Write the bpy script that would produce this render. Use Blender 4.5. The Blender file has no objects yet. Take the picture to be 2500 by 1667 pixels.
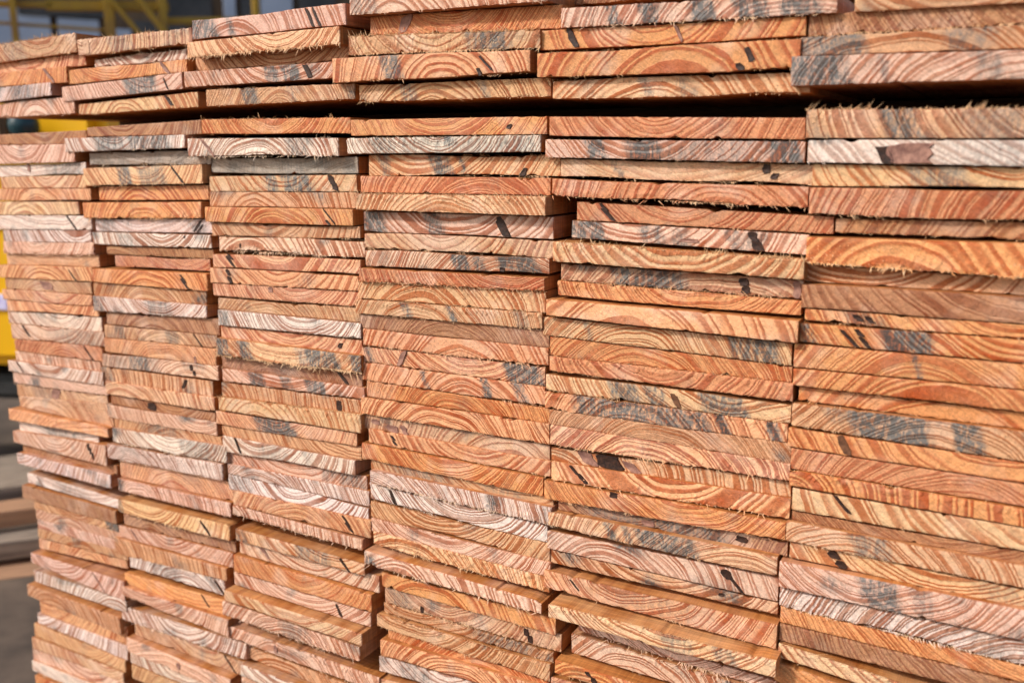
import bpy, bmesh, math, random
from mathutils import Vector, Matrix, noise as mnoise

scene = bpy.context.scene
COL = scene.collection
rad = math.radians

# ------------------------------------------------------------------ camera
# metres; the end faces of the boards lie near the plane y = 0, z is up
FPX = 2173.3                       # focal length for a 2500 px wide picture
R = ((0.8621562219631883, 0.5066425247528462, -3.228348123480995e-05),
     (-0.49561832399560163, 0.8433830584261726, -0.20752709143508513),
     (-0.10511482221814583, 0.17893677339154446, 0.9782292703033736))
CAM = Vector((34.44457157, -40.83617151, -1.60264567)) * 0.0195
right, fwd, up = (Vector(r) for r in R)
cam = bpy.data.cameras.new("camera")
cam_o = bpy.data.objects.new("camera", cam)
COL.objects.link(cam_o)
cam_o.matrix_world = Matrix((
    (right.x, up.x, -fwd.x, CAM.x),
    (right.y, up.y, -fwd.y, CAM.y),
    (right.z, up.z, -fwd.z, CAM.z),
    (0, 0, 0, 1)))
cam.sensor_width = 36.0
cam.lens = FPX / 2500 * 36.0
cam.clip_start = 0.02
cam.clip_end = 500
cam.dof.use_dof = True
cam.dof.focus_distance = 0.94
cam.dof.aperture_fstop = 4.0
scene.camera = cam_o

# ------------------------------------------------------------------ light
SUN_TO = Vector((-0.50, -0.62, 0.60)).normalized()       # towards the sun
elev = math.asin(SUN_TO.z)
azim = math.atan2(SUN_TO.x, SUN_TO.y)
world = bpy.data.worlds.new("World")
scene.world = world
world.use_nodes = True
wn = world.node_tree
sky = wn.nodes.new('ShaderNodeTexSky')
sky.sky_type = 'NISHITA'
sky.sun_disc = False
sky.sun_elevation = elev
sky.sun_rotation = azim
sky.dust_density = 3.0
wn.links.new(sky.outputs[0], wn.nodes['Background'].inputs[0])
wn.nodes['Background'].inputs[1].default_value = 0.14
sun = bpy.data.lights.new("sun", 'SUN')
sun.energy = 2.6
sun.angle = rad(5)
sun.color = (1.0, 0.96, 0.91)
sun_o = bpy.data.objects.new("sun", sun)
COL.objects.link(sun_o)
sun_o.rotation_euler = SUN_TO.to_track_quat('Z', 'Y').to_euler()
scene.view_settings.view_transform = 'Standard'
scene.view_settings.look = 'None'
scene.view_settings.gamma = 1.0
scene.view_settings.exposure = 0.34


def ray(x, y):
    a, b = (x - 1250) / FPX, -(y - 833.5) / FPX
    return right * a + fwd + up * b


def on_plane(x, y, d):
    """point of the plane y = -d seen at picture position x, y"""
    v = ray(x, y)
    s = (-d - CAM.y) / v.y
    return CAM + v * s


def at(x, y, dist):
    return CAM + ray(x, y) * dist


# ------------------------------------------------------------------ materials
class NT:
    def __init__(s, name):
        s.m = bpy.data.materials.new(name)
        s.m.use_nodes = True
        s.t = s.m.node_tree
        s.b = s.t.nodes['Principled BSDF']

    def n(s, typ, **kw):
        n = s.t.nodes.new(typ)
        for k, v in kw.items():
            setattr(n, k, v)
        return n

    def put(s, sock, v):
        if hasattr(v, 'links') or hasattr(v, 'is_linked'):
            s.t.links.new(v, sock)
        else:
            sock.default_value = v

    def math(s, op, a, b=0.0, c=None, clamp=False):
        n = s.n('ShaderNodeMath', operation=op, use_clamp=clamp)
        s.put(n.inputs[0], a)
        s.put(n.inputs[1], b)
        if c is not None:
            s.put(n.inputs[2], c)
        return n.outputs[0]

    def vec(s, op, a, b=(0, 0, 0)):
        n = s.n('ShaderNodeVectorMath', operation=op)
        s.put(n.inputs[0], a)
        s.put(n.inputs[1], b)
        return n.outputs['Value'] if op == 'LENGTH' else n.outputs[0]

    def scale(s, a, f):
        n = s.n('ShaderNodeVectorMath', operation='SCALE')
        s.put(n.inputs[0], a)
        s.put(n.inputs['Scale'], f)
        return n.outputs[0]

    def noise(s, co, sc, det=2.0, rough=.5, color=False):
        n = s.n('ShaderNodeTexNoise')
        s.put(n.inputs['Vector'], co)
        n.inputs['Scale'].default_value = sc
        n.inputs['Detail'].default_value = det
        n.inputs['Roughness'].default_value = rough
        return n.outputs['Color' if color else 'Fac']

    def rng(s, v, a, b, c, d, smooth=False):
        n = s.n('ShaderNodeMapRange')
        if smooth:
            n.interpolation_type = 'SMOOTHSTEP'
        s.put(n.inputs[0], v)
        for i, q in enumerate((a, b, c, d)):
            s.put(n.inputs[i + 1], q)
        return n.outputs[0]

    def mix(s, f, a, b, bt='MIX'):
        n = s.n('ShaderNodeMix', data_type='RGBA', blend_type=bt)
        s.put(n.inputs[0], f)
        s.put(n.inputs[6], a)
        s.put(n.inputs[7], b)
        return n.outputs[2]

    def oattr(s, name):
        return s.n('ShaderNodeAttribute', attribute_type='OBJECT', attribute_name=name)

    def bump(s, h, dist, strength=1.0):
        n = s.n('ShaderNodeBump')
        n.inputs['Strength'].default_value = strength
        n.inputs['Distance'].default_value = dist
        s.put(n.inputs['Height'], h)
        s.t.links.new(n.outputs[0], s.b.inputs['Normal'])

    def done(s, col, rough=.8, spec=.2):
        s.put(s.b.inputs['Base Color'], col)
        s.put(s.b.inputs['Roughness'], rough)
        s.b.inputs['Specular IOR Level'].default_value = spec
        return s.m


def end_grain():
    t = NT("pine_end_grain")
    co = t.n('ShaderNodeTexCoord').outputs['Object']
    pith = t.oattr('pith')
    par = t.oattr('ring')              # spacing, contrast, seed
    sp = t.n('ShaderNodeSeparateXYZ')
    t.t.links.new(par.outputs['Vector'], sp.inputs[0])
    spacing, contrast, seed = sp.outputs
    off = t.n('ShaderNodeCombineXYZ')
    t.t.links.new(seed, off.inputs[0])
    t.t.links.new(seed, off.inputs[1])
    t.t.links.new(seed, off.inputs[2])
    flat = t.vec('MULTIPLY', co, (1, .04, 1))
    sco = t.vec('ADD', flat, off.outputs[0])
    w1 = t.scale(t.vec('SUBTRACT', t.noise(sco, 13, 1.5, .5, True), (.5, .5, .5)), .022)
    w2 = t.scale(t.vec('SUBTRACT', t.noise(sco, 70, 2, .5, True), (.5, .5, .5)), .0028)
    w3 = t.scale(t.vec('SUBTRACT', t.noise(sco, 420, 2, .6, True), (.5, .5, .5)), .0011)
    p = t.vec('ADD', t.vec('ADD', t.vec('ADD', t.vec('MULTIPLY', co, (1, 0, 1)), w1), w2), w3)
    p = t.vec('MULTIPLY', t.vec('SUBTRACT', p, pith.outputs['Vector']), (1, 0, 1))
    r = t.vec('LENGTH', p)
    q = t.math('DIVIDE', r, spacing)
    # uneven ring widths
    n1 = t.n('ShaderNodeTexNoise', noise_dimensions='1D')
    t.put(n1.inputs['W'], t.math('ADD', q, seed))
    n1.inputs['Scale'].default_value = .55
    n1.inputs['Detail'].default_value = 1.0
    q = t.math('ADD', q, t.math('MULTIPLY', n1.outputs['Fac'], 2.6))
    fr = t.math('FRACT', q)
    wn_ = t.n('ShaderNodeTexWhiteNoise', noise_dimensions='1D')
    t.put(wn_.inputs['W'], t.math('ADD', t.math('FLOOR', q), seed))
    rv = wn_.outputs['Value']
    start = t.rng(rv, 0, 1, .12, .46)
    up_ = t.rng(fr, start, t.math('ADD', start, .36), 0, 1, True)
    dn = t.rng(fr, .90, 1.0, 1, 0, True)
    late = t.math('MULTIPLY', t.math('MULTIPLY', up_, dn), t.rng(rv, 0, 1, 1.0, .85))
    patch = t.rng(t.noise(sco, 22, 2, .6), .3, .5, .72, 1.0)
    late = t.math('MULTIPLY', t.math('MULTIPLY', late, contrast), patch, clamp=True)
    # faint rings between the strong ones
    col = t.mix(late, t.oattr('early').outputs['Color'], t.oattr('late').outputs['Color'])
    blot = t.noise(sco, 26, 4, .65)
    col = t.mix(t.rng(blot, .35, .75, 0, .45), col, t.oattr('tint').outputs['Color'])
    # fibre speckle
    grain = t.noise(sco, 900, 3, .7)
    g2 = t.noise(sco, 2600, 2, .6)
    col = t.mix(1.0, col, t.n('ShaderNodeCombineColor').outputs[0], 'MULTIPLY') if False else col
    val = t.n('ShaderNodeHueSaturation')
    t.put(val.inputs['Color'], col)
    t.put(val.inputs['Value'], t.math('MULTIPLY', t.math('MULTIPLY', t.rng(grain, .3, .7, .76, 1.22), t.rng(t.noise(sco, 330, 3, .7), .3, .7, .80, 1.16)), t.rng(g2, .3, .7, .84, 1.14)))
    col = val.outputs[0]
    # pale sapwood patches, also painting whitish highlights into the colour, and saw scratches
    pale_sheen = t.rng(t.noise(sco, 17, 3, .6), .52, .7, 0, .30)
    col = t.mix(pale_sheen, col, (.88, .69, .58, 1), 'SCREEN') if False else t.mix(t.math('MULTIPLY', pale_sheen, t.rng(late, 0, 1, 1, .35)), col, (.90, .70, .58, 1))
    rot_ = t.n('ShaderNodeVectorRotate', rotation_type='Y_AXIS')
    t.put(rot_.inputs['Vector'], sco)
    rot_.inputs['Angle'].default_value = .95
    saw = t.noise(t.vec('MULTIPLY', rot_.outputs[0], (900, 1, 55)), 1.0, 2, .6)
    v2 = t.n('ShaderNodeHueSaturation')
    t.put(v2.inputs['Color'], col)
    t.put(v2.inputs['Value'], t.rng(saw, .3, .7, .84, 1.12))
    col = v2.outputs[0]
    # blue stain
    st = t.n('ShaderNodeAttribute', attribute_type='GEOMETRY', attribute_name='stain')
    streak = t.vec('MULTIPLY', sco, (260, 1, 60))
    sn = t.noise(streak, 1.0, 3, .7)
    sn2 = t.noise(sco, 350, 3, .7)
    sf = t.math('MULTIPLY', st.outputs['Fac'],
                t.math('MULTIPLY', t.rng(sn, .36, .52, .35, 1.25), t.rng(sn2, .34, .56, .35, 1.15)), clamp=True)
    scol = t.mix(late, (.135, .140, .135, 1), (.05, .045, .04, 1))
    col = t.mix(t.math('MULTIPLY', sf, .93), col, scol)
    # resin pores
    vo = t.n('ShaderNodeTexVoronoi')
    t.put(vo.inputs['Vector'], sco)
    vo.inputs['Scale'].default_value = 170
    pore = t.rng(vo.outputs['Distance'], .05, .12, .75, 0)
    col = t.mix(t.math('MULTIPLY', pore, t.rng(blot, .4, .6, 0, 1)), col, (.12, .055, .03, 1))
    h = t.math('ADD', t.math('MULTIPLY', grain, .6), t.math('MULTIPLY', late, .25))
    h = t.math('ADD', h, t.math('MULTIPLY', t.noise(sco, 260, 3, .6), .8))
    h = t.math('ADD', h, t.math('MULTIPLY', saw, .35))
    t.bump(h, .0017, .9)
    return t.done(col, .55, .45)


def face_grain():
    t = NT("pine_face_grain")
    co = t.n('ShaderNodeTexCoord').outputs['Object']
    par = t.oattr('ring')
    sp = t.n('ShaderNodeSeparateXYZ')
    t.t.links.new(par.outputs['Vector'], sp.inputs[0])
    sco = t.vec('ADD', co, par.outputs['Vector'])
    g = t.noise(t.vec('MULTIPLY', sco, (90, 5, 90)), 1.0, 3, .6)
    f = t.noise(t.vec('MULTIPLY', sco, (900, 25, 900)), 1.0, 2, .6)
    b = t.noise(sco, 18, 3, .6)
    col = t.mix(t.rng(g, .35, .65, 0, 1), (.50, .20, .055, 1), (.32, .095, .020, 1))
    col = t.mix(t.rng(b, .4, .7, 0, .4), col, t.oattr('early').outputs['Color'])
    val = t.n('ShaderNodeHueSaturation')
    t.put(val.inputs['Color'], col)
    t.put(val.inputs['Value'], t.rng(f, .3, .7, .85, 1.12))
    sm = t.noise(t.vec('MULTIPLY', sco, (6, 330, 6)), 1.0, 2, .6)
    t.put(val.inputs['Value'], t.math('MULTIPLY', t.rng(f, .3, .7, .85, 1.12), t.rng(sm, .35, .65, .80, 1.14)))
    t.bump(t.math('ADD', t.math('ADD', f, g), sm), .0007, .6)
    return t.done(val.outputs[0], .62, .3)


def fibre_mat():
    t = NT("wood_fibre")
    co = t.n('ShaderNodeTexCoord').outputs['Object']
    col = t.mix(t.rng(t.noise(co, 160, 2), .35, .65, 0, 1), t.oattr('early').outputs['Color'], (.80, .55, .32, 1))
    return t.done(col, .7, .2)


def simple(name, a, b, sc=40, rough=.8, bump=0, stretch=(1, 1, 1), det=4, spec=.3, lo=.35, hi=.65):
    t = NT(name)
    co = t.vec('MULTIPLY', t.n('ShaderNodeTexCoord').outputs['Object'], stretch)
    n = t.noise(co, sc, det, .6)
    col = t.mix(t.rng(n, lo, hi, 0, 1), (*a, 1), (*b, 1))
    if bump:
        t.bump(n, bump, .7)
    return t.done(col, rough, spec)


M_END = end_grain()
M_FACE = face_grain()
M_FIB = fibre_mat()
M_KNOT = {
    '': simple("dark_knot", (.012, .007, .006), (.06, .025, .015), 300, .55, .0006),
    'p': simple("purple_knot", (.13, .055, .045), (.40, .21, .15), 110, .6, .0006),
    'b': simple("brown_knot", (.07, .028, .014), (.20, .085, .04), 150, .6, .0006),
    't': simple("pale_knot", (.50, .29, .17), (.62, .38, .25), 150, .7, .0006),
}
TONES = {   # earlywood, latewood
    's': ((.87, .440, .220), (.40, .066, .006)),
    'o': ((.80, .345, .120), (.43, .072, .005)),
    'p': ((.86, .540, .385), (.37, .088, .024)),
    'w': ((.92, .720, .600), (.32, .095, .040)),
    'y': ((.83, .505, .262), (.42, .100, .016)),
    't': ((.71, .395, .205), (.34, .080, .011)),
    'r': ((.68, .285, .130), (.36, .055, .007)),
    'b': ((.48, .220, .095), (.24, .055, .011)),
    'g': ((.46, .390, .300), (.22, .150, .095)),
}
BOARDS = """
C 1 A
-38 185 115 81 158 127 2 t D.6,90,6 f=31 s=.35,.1,.3 L=fuzzy pale tan board with ragged torn top edge
-34 208 158 130 190 162 -6 s D.45,60,6
-30 162 182 161 214 202 4 o D.2,60,6 k=.78,.6,9,14,2,p k=.83,.15,7,8,1,p L=bright orange board with purple split knot near right end
-30 123 217 201 252 233 5 w D.0,80,5 s=.55,.2,.6 L=white board with blue streaks stopping short of its neighbour
-28 180 253 236 290 277 0 p U.55,45,7
C 1 B
-22 210 330 318 354 352 -2 b D.55,60,5
-20 180 355 352 401 396 3 p D.4,60,5
-20 208 403 395 433 426 -3 w D.5,200,5 s=.8,.2,.5 k=.42,.7,10,12,0,p L=whitish board with small dark Y shaped crack
2 208 433 427 461 459 -2 y D.55,60,6
-22 220 462 459 492 489 1 s U.5,55,5
-22 191 493 493 525 524 2 y U.42,50,5
-20 222 526 525 560 561 1 w D.5,250,6 k=.82,.45,7,18,2 L=whitish weathered board with dark slanted slit right of centre
8 222 561 561 590 592 -1 w D.8,60,7
8 228 590 592 618 623 0 p D.4,50,4
16 241 618 622 646 652 -5 t D.5,300,8 L=plain tan board set back with orange neighbour side
-6 225 647 653 677 688 3 s U.5,60,8 k=.8,.4,4,16,2
13 222 678 689 704 720 0 t U.45,60,4 k=.5,.5,38,13,1,p L=brown board with purple rectangular patch in its middle
6 223 705 721 732 747 2 s D.6,90,5
17 240 733 748 759 773 0 s D.55,50,7
20 247 760 774 789 811 -2 w D.55,70,6 f=01
28 254 790 812 826 846 0 p D.4,120,7 k=.17,.75,9,14,2 s=.75,.3,.35 L=pinkish board with black oval knot at its left end
36 250 827 847 856 883 1 r U.55,60,4 k=.85,.4,4,20,2
38 246 857 884 880 908 -1 p U.0,20,8 L=pink board with upright parallel rings like a comb
20 250 880 909 905 941 4 w D.4,70,5 k=.14,.5,4,18,2
33 262 906 942 936 965 0 p D.7,150,5
42 262 937 966 965 985 -3 t D.8,60,4 k=.45,.5,34,24,0,p s=.3,.1,.3 L=tan board with purple triangular knot near its centre
47 275 966 986 992 1043 -2 t U.3,80,5
22 262 998 1044 1024 1068 8 s U.9,200,8
47 240 1026 1064 1052 1084 -2 w D.5,300,8 s=.55,.25,.6 L=set back whitish board with grey blot
32 258 1052 1088 1079 1137 6 p D.45,60,5 k=.83,.85,7,7,0 k=.85,.6,7,7,0 k=.87,.35,7,7,0 L=pink board with three small black knots in a row
55 285 1083 1137 1105 1160 -2 b U.6,90,3
42 269 1105 1160 1130 1192 8 w D.0,70,7
67 292 1154 1219 1177 1243 0 w D.5,300,8 k=.15,.5,5,22,2,p s=.5,.2,.3 L=whitish board under the shadow with dark crack
54 282 1184 1247 1214 1280 3 b U.1,60,5
83 288 1215 1281 1241 1300 0 t D.5,90,4 s=.95,.07,.9
88 295 1242 1301 1266 1322 -1 p U.4,70,4
92 300 1267 1323 1289 1347 0 p U.1,90,4
93 312 1290 1348 1312 1368 0 t U.5,60,4
95 310 1313 1369 1337 1388 -2 s U.6,45,4
75 302 1349 1420 1372 1467 9 p D.3,90,5 k=.75,.5,5,18,2,p
83 308 1392 1468 1418 1495 4 w U.9,60,5
66 292 1425 1507 1452 1550 8 t U.3,70,4
97 310 1453 1531 1494 1576 0 s D.1,90,5
92 310 1496 1577 1519 1612 2 w D.0,70,6
84 305 1521 1613 1550 1640 3 y D.6,70,5 f=11
78 300 1553 1642 1580 1666 2 y D.8,70,5
80 304 1581 1667 1609 1695 0 p D.6,90,4
78 300 1612 1700 1635 1727 6 w D.5,300,8
86 306 1648 1740 1676 1770 2 o U.5,90,6
C 2 A
190 468 98 68 137 110 3 t D.1,30,7 f=21 k=.08,.5,18,22,0,t s=.4,.1,.35 L=pale tan board with short upright rings and fuzzy top
231 456 147 120 166 147 -8 w D.5,60,7
166 455 171 145 207 176 1 o D.35,60,5 k=.83,.55,9,20,2,p L=orange board with purple notch near right end
152 443 213 177 249 217 2 p D.75,80,5 s=.68,.12,.8 k=.88,.3,3,14,1 L=purple red and white board with grey blot right of centre
192 483 255 224 281 261 -4 y U.42,50,8 k=.78,.55,10,14,2 L=cream board with black teardrop knot near right end
C 2 B
212 490 312 293 334 328 -2 b D.35,60,5
158 450 338 329 372 361 6 w D.42,60,5 s=.4,.12,.7 s=.72,.15,.7 f=01 L=grey and pink streaked board overlapping its left neighbour
219 514 374 366 402 401 -6 g D.5,300,6 f=02
204 492 411 402 454 448 5 y D.5,70,8 s=.37,.05,.7 s=.6,.1,.5 k=.81,.5,6,22,2 L=yellow board with green stain bands and black knot right
241 508 456 452 489 488 -3 o U.4,55,7
202 490 495 493 532 533 4 o U.55,55,7
233 520 536 535 565 569 -2 w D.4,200,6 s=.1,.08,.5 k=.88,.5,6,18,-2 k=.9,.3,5,12,-2
226 514 567 574 597 606 1 w D.6,55,9 k=.8,.8,5,4,0 s=.3,.06,.4
260 520 600 609 620 632 -3 b U.15,60,4
281 512 622 633 650 662 -4 r D.7,90,3
226 505 656 669 688 711 4 o U.5,60,6 k=.81,.65,6,10,2 k=.82,.25,6,12,2 L=orange board with two black slits near its right end
228 503 689 712 722 745 0 t U.5,65,4 f=01
227 503 722 746 758 777 4 w D.6,80,5 s=.03,.05,.7 s=.6,.1,.5 f=11
260 534 763 779 791 819 -2 b U.45,60,6
255 528 793 820 823 851 -1 t U.55,60,4 s=.15,.04,.5 s=.63,.05,.5 k=.85,.5,4,22,2
255 526 824 852 859 893 1 s U.55,65,3 k=.83,.1,8,8,0,p
248 532 861 894 893 931 1 p U.8,90,5 s=.15,.14,.4 s=.35,.08,.7 k=.79,.7,8,8,0 k=.81,.35,7,6,0 L=purplish board with two black pinholes and grey blot
245 518 894 932 929 970 0 t U.0,20,8 k=.77,.6,9,12,-1 s=.07,.06,.5 L=striped tan board with one black hole and yellow right end
258 522 930 971 961 1005 3 y U.22,60,6
271 524 963 1006 987 1029 -2 b D.6,60,5 k=.42,.5,26,15,0 L=brown board with dark grey knot near its middle
262 528 988 1030 1018 1064 0 p D.8,60,4
280 540 1020 1066 1044 1089 -2 t U.55,50,6 s=.45,.2,.5
275 552 1045 1090 1078 1130 4 w D.5,80,5 f=02 s=.75,.12,.4
262 542 1084 1134 1117 1173 6 w U.2,60,4
293 570 1118 1178 1162 1224 -2 s U.5,60,3
288 562 1168 1229 1196 1262 4 p U.2,30,4 f=21
288 560 1218 1283 1248 1320 8 y D.2,90,8 k=.8,.45,7,16,2 s=.02,.03,.5 L=cream board with thin black T shaped crack
302 575 1250 1321 1279 1349 -3 b U.3,80,4
290 568 1281 1351 1309 1386 0 p D.45,80,3 k=.15,.5,5,16,2,p
280 552 1311 1388 1350 1418 4 t U.0,30,5
317 548 1351 1419 1382 1453 3 w U.6,60,4 k=.95,.5,8,16,2 s=.4,.15,.4
305 550 1398 1466 1426 1502 2 o D.6,300,6 k=.82,.6,4,14,2
297 556 1431 1514 1452 1554 10 p D.2,100,4
298 600 1478 1572 1511 1610 2 w D.5,70,5
330 600 1520 1616 1550 1652 -3 t D.6,80,4 k=.87,.5,5,18,2
310 561 1556 1660 1588 1696 8 p U.5,200,6 k=.52,.5,10,8,0,p
318 580 1590 1697 1616 1728 2 w D.5,60,7
322 585 1622 1730 1654 1764 0 t U.6,80,5
C 3 A
469 843 50 8 98 61 8 p U.28,45,9 s=.08,.09,.8 s=.27,.02,.6 k=.79,.5,7,22,1 k=.83,.4,6,18,1 L=pink white board with grey corner and dark split, bundle top
457 828 104 64 141 108 12 y D.6,70,6 f=03 L=pale yellow board with long ragged fringe along its bottom
478 850 142 108 174 150 -10 t D.6,90,6
450 811 176 151 214 191 3 p D.68,80,5 s=.62,.04,.7 s=.74,.05,.8 k=.85,.5,12,22,1 L=purple and white board with dark split and grey bands right
503 865 219 204 260 242 -2 t U.5,50,6 s=.32,.05,.7 s=.6,.02,.4 f=11
C 3 B
492 855 292 287 329 327 2 o D.5,65,6 f=20
458 825 338 337 385 381 7 w U.48,60,5 s=.75,.06,.5 k=.15,.5,9,22,2,p f=12 L=white board with fine arched rings and dark wedge crack
516 873 388 383 424 424 -8 g D.5,300,6
510 869 431 427 467 468 -2 y D.52,70,7 s=.45,.04,.8 s=.58,.05,.8 s=.67,.05,.8 k=.85,.75,12,11,1 k=.87,.3,12,10,1 L=yellow board with dark green bands and black barred knot
512 870 468 470 504 509 -3 t U.35,55,7
500 860 505 511 541 552 4 o U.5,60,8 k=.86,.6,4,20,2 k=.85,.12,6,6,2 L=orange board with thin black slit near right end
517 878 544 553 576 584 -1 t D.4,60,8
535 889 577 586 612 629 0 p U.22,55,9 k=.16,.4,4,6,0
520 879 617 632 652 669 1 s D.45,70,8 k=.13,.45,9,14,2 k=.13,.85,7,8,2 L=salmon board with shiny black oval knot near left end
512 873 653 674 689 711 2 s D.48,75,8 k=.14,.75,9,8,1 k=.15,.25,9,9,1 f=01 L=salmon board with two small stacked black knots
520 880 691 713 721 750 0 s D.6,60,5 k=.42,.85,12,8,0,p f=11
533 881 725 753 754 787 -1 t U.35,60,4
532 879 756 790 793 826 3 w D.6,65,6 s=.04,.04,.6 f=01
540 883 796 831 823 867 -1 s D.5,70,7 k=.86,.5,9,7,-1 L=salmon board with small black oval near right end
527 880 825 869 867 911 7 y D.5,110,6 s=.05,.05,.9 s=.22,.04,.8 s=.62,.03,.5 s=.75,.1,1 s=.98,.04,1 f=13 L=cream furry board with dark grey patches, one slanted
542 884 870 914 897 946 -3 b U.4,60,3 k=.88,.6,9,22,2
543 888 899 947 929 975 1 p D.4,120,7 s=.26,.05,.8 s=.48,.04,.6 s=.68,.06,1 f=01 L=pale pinkish board with three slate blots
541 885 933 977 966 1010 -1 t U.0,20,7 k=.85,.4,12,14,0
533 880 969 1012 999 1057 5 y U.3,65,7 f=31 L=bright yellow board with fringed top and black notch above
527 870 1002 1058 1035 1090 2 s D.45,55,4 s=.45,.13,.9 L=salmon board with dark green half moon stain
542 881 1038 1091 1061 1124 -1 t D.9,70,6
543 866 1063 1125 1101 1160 3 w D.3,70,8 k=.13,.6,6,18,1 s=.4,.1,.3 L=white and orange board with black cross crack at left
552 895 1102 1163 1130 1200 -3 p D.5,90,4 s=.9,.08,.5
556 900 1131 1200 1155 1236 1 w U.25,70,4
558 898 1157 1237 1194 1270 1 w D.5,70,6 s=.1,.08,.4
568 904 1197 1271 1231 1314 4 s U.5,60,4 k=.84,.7,5,10,2 k=.86,.35,8,10,2 L=salmon board with fine arches and a trail of black specks
568 884 1233 1318 1254 1343 5 p U.0,30,5 f=02
575 889 1290 1378 1318 1405 7 y D.7,100,7 s=.04,.05,.5 s=.62,.12,.5 k=.86,.5,7,20,2 L=cream and grey board below wide shadow, black triangular knot
585 925 1320 1407 1350 1450 0 p D.5,70,6 k=.2,.6,10,14,2,p
570 906 1354 1453 1394 1494 5 o D.5,70,3
572 904 1396 1496 1426 1530 3 p D.5,100,5 k=.78,.75,7,7,1 k=.79,.5,7,6,1 k=.8,.25,8,6,1 L=pink board with ladder of small black knots near right
547 882 1440 1548 1465 1577 18 y D.5,110,6 L=jutting smooth pale board with bright orange top face
543 877 1467 1580 1498 1615 16 p U.5,70,4 s=.55,.1,.4
552 925 1525 1655 1556 1692 6 p U.4,70,8 k=.35,.5,10,10,0,p
585 930 1570 1702 1596 1735 -4 t U.3,70,7
587 925 1622 1745 1648 1780 6 w D.3,90,6
590 930 1652 1782 1684 1820 2 p U.3,90,5
C 4 A
853 1336 -12 -50 38 3 8 p U.25,45,8 s=.07,.08,.4
904 1372 42 11 87 70 -8 o D.45,60,4 k=.2,.6,18,18,-1,p f=12 L=orange board with purple knot, set back near the top
850 1318 90 73 135 116 4 t D.5,70,7 f=33 s=.75,.1,.7 L=shaggy torn orange board with fuzzy fibres and grey patch
811 1293 143 117 203 181 9 s U.58,42,9 s=.33,.05,.7 k=.8,.5,5,12,2 k=.77,.15,7,6,1 L=thick salmon board with bold arch and narrow grey seam
877 1344 209 190 250 236 -3 t U.4,80,7 s=.28,.04,.5 s=.68,.02,.5 f=11
C 4 B
856 1334 293 284 332 328 2 o D.5,75,6 k=.83,.45,8,5,-1
847 1319 338 330 376 371 4 w D.5,70,5 s=.2,.06,.6 s=.6,.5,.35 f=20 s=.9,.08,.5
901 1367 379 378 429 432 -6 y D.3,90,8 s=.41,.05,1 s=.52,.01,.8 s=.1,.03,.5 f=11 k=.83,.2,10,7,-1 L=yellowish board with square charcoal patch left of centre
880 1343 430 435 470 477 0 r U.65,60,6 f=10
868 1330 473 480 512 527 11 y U.5,60,7 f=31 L=jutting golden board with spiky fringe along its top
888 1350 516 530 565 584 -2 p D.5,80,8 s=.05,.07,.9 s=.4,.04,.6 k=.75,.75,10,8,1 k=.76,.25,16,16,1 L=pink board with slate left end and black square knots
890 1350 567 586 606 631 -1 t D.42,60,8 f=01
892 1340 608 632 649 669 1 p U.8,90,5 s=.55,.04,.8 s=.65,.03,.6 s=.85,.09,.9 k=.77,.15,8,5,0
876 1328 655 679 687 711 6 r D.8,80,4 f=02
874 1332 688 712 728 763 2 y U.35,60,8 f=31
868 1322 730 764 765 804 4 y U.35,65,5 f=21 s=.3,.02,.6 s=.55,.015,.8 s=.9,.03,.4
880 1340 767 806 800 849 0 b U.5,60,4
886 1338 802 850 842 896 1 s U.55,55,9
883 1330 844 898 881 943 0 s D.6,90,4 s=.05,.02,.6 s=.9,.08,1 k=.24,.5,10,20,-1,p f=01 L=light orange board with grey furry right end and brown bar
885 1330 883 945 926 994 1 s U.6,60,6 s=.37,.015,.6 s=.7,.02,.8 s=.88,.03,.6 f=01
895 1340 928 997 967 1033 0 o U.5,55,3
881 1340 969 1035 1009 1085 2 s U.45,60,5
889 1341 1011 1087 1044 1126 -3 t U.8,60,9 k=.07,.6,16,7,1,p k=.17,.3,22,10,1,p k=.24,.3,12,12,1,p s=.14,.03,.4 L=tan board with chain of purple bark pockets at left
900 1343 1046 1127 1079 1164 0 s D.62,70,10 k=.15,.65,6,6,2 k=.16,.3,5,6,2
883 1325 1081 1167 1118 1212 3 o D.5,75,5
905 1350 1121 1213 1147 1239 -2 t D.8,90,6 s=.3,.2,.4 s=.75,.1,.3
903 1345 1148 1240 1178 1281 6 w U.0,80,5 f=03
905 1335 1181 1283 1219 1324 1 w D.55,75,6 k=.14,.5,7,20,1 L=bright white board with purple rings and one black notch
905 1341 1223 1326 1262 1372 0 t D.4,80,7 f=10
906 1342 1264 1374 1295 1409 2 p D.4,90,4
912 1340 1296 1411 1326 1446 3 y U.2,80,6 f=22
889 1320 1344 1470 1375 1499 14 p U.2,50,9 L=jutting thick ringed board with stained top and deep shadow
932 1356 1397 1509 1430 1550 4 o U.3,55,9
940 1370 1433 1549 1469 1592 0 t D.35,70,6 k=.23,.2,7,8,0 k=.82,.6,9,8,0 k=.84,.25,9,8,0 s=.1,.06,.4 L=tan board with two black round knots near right end
938 1350 1470 1593 1494 1618 -1 t D.2,100,5 s=.75,.2,.5
920 1342 1496 1622 1527 1664 3 t D.2,100,5 f=21
948 1345 1529 1666 1556 1680 -3 o U.6,80,5
928 1336 1561 1680 1597 1716 4 s U.5,60,6
926 1336 1601 1718 1636 1754 1 w D.4,80,6 s=.2,.06,.4
906 1330 1650 1762 1686 1800 3 s U.2,60,8
C 5 A
1345 2056 -50 -100 15 -30 -50 b U.5,60,6 L=brown board set back at the very top, above the charcoal striped board
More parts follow.
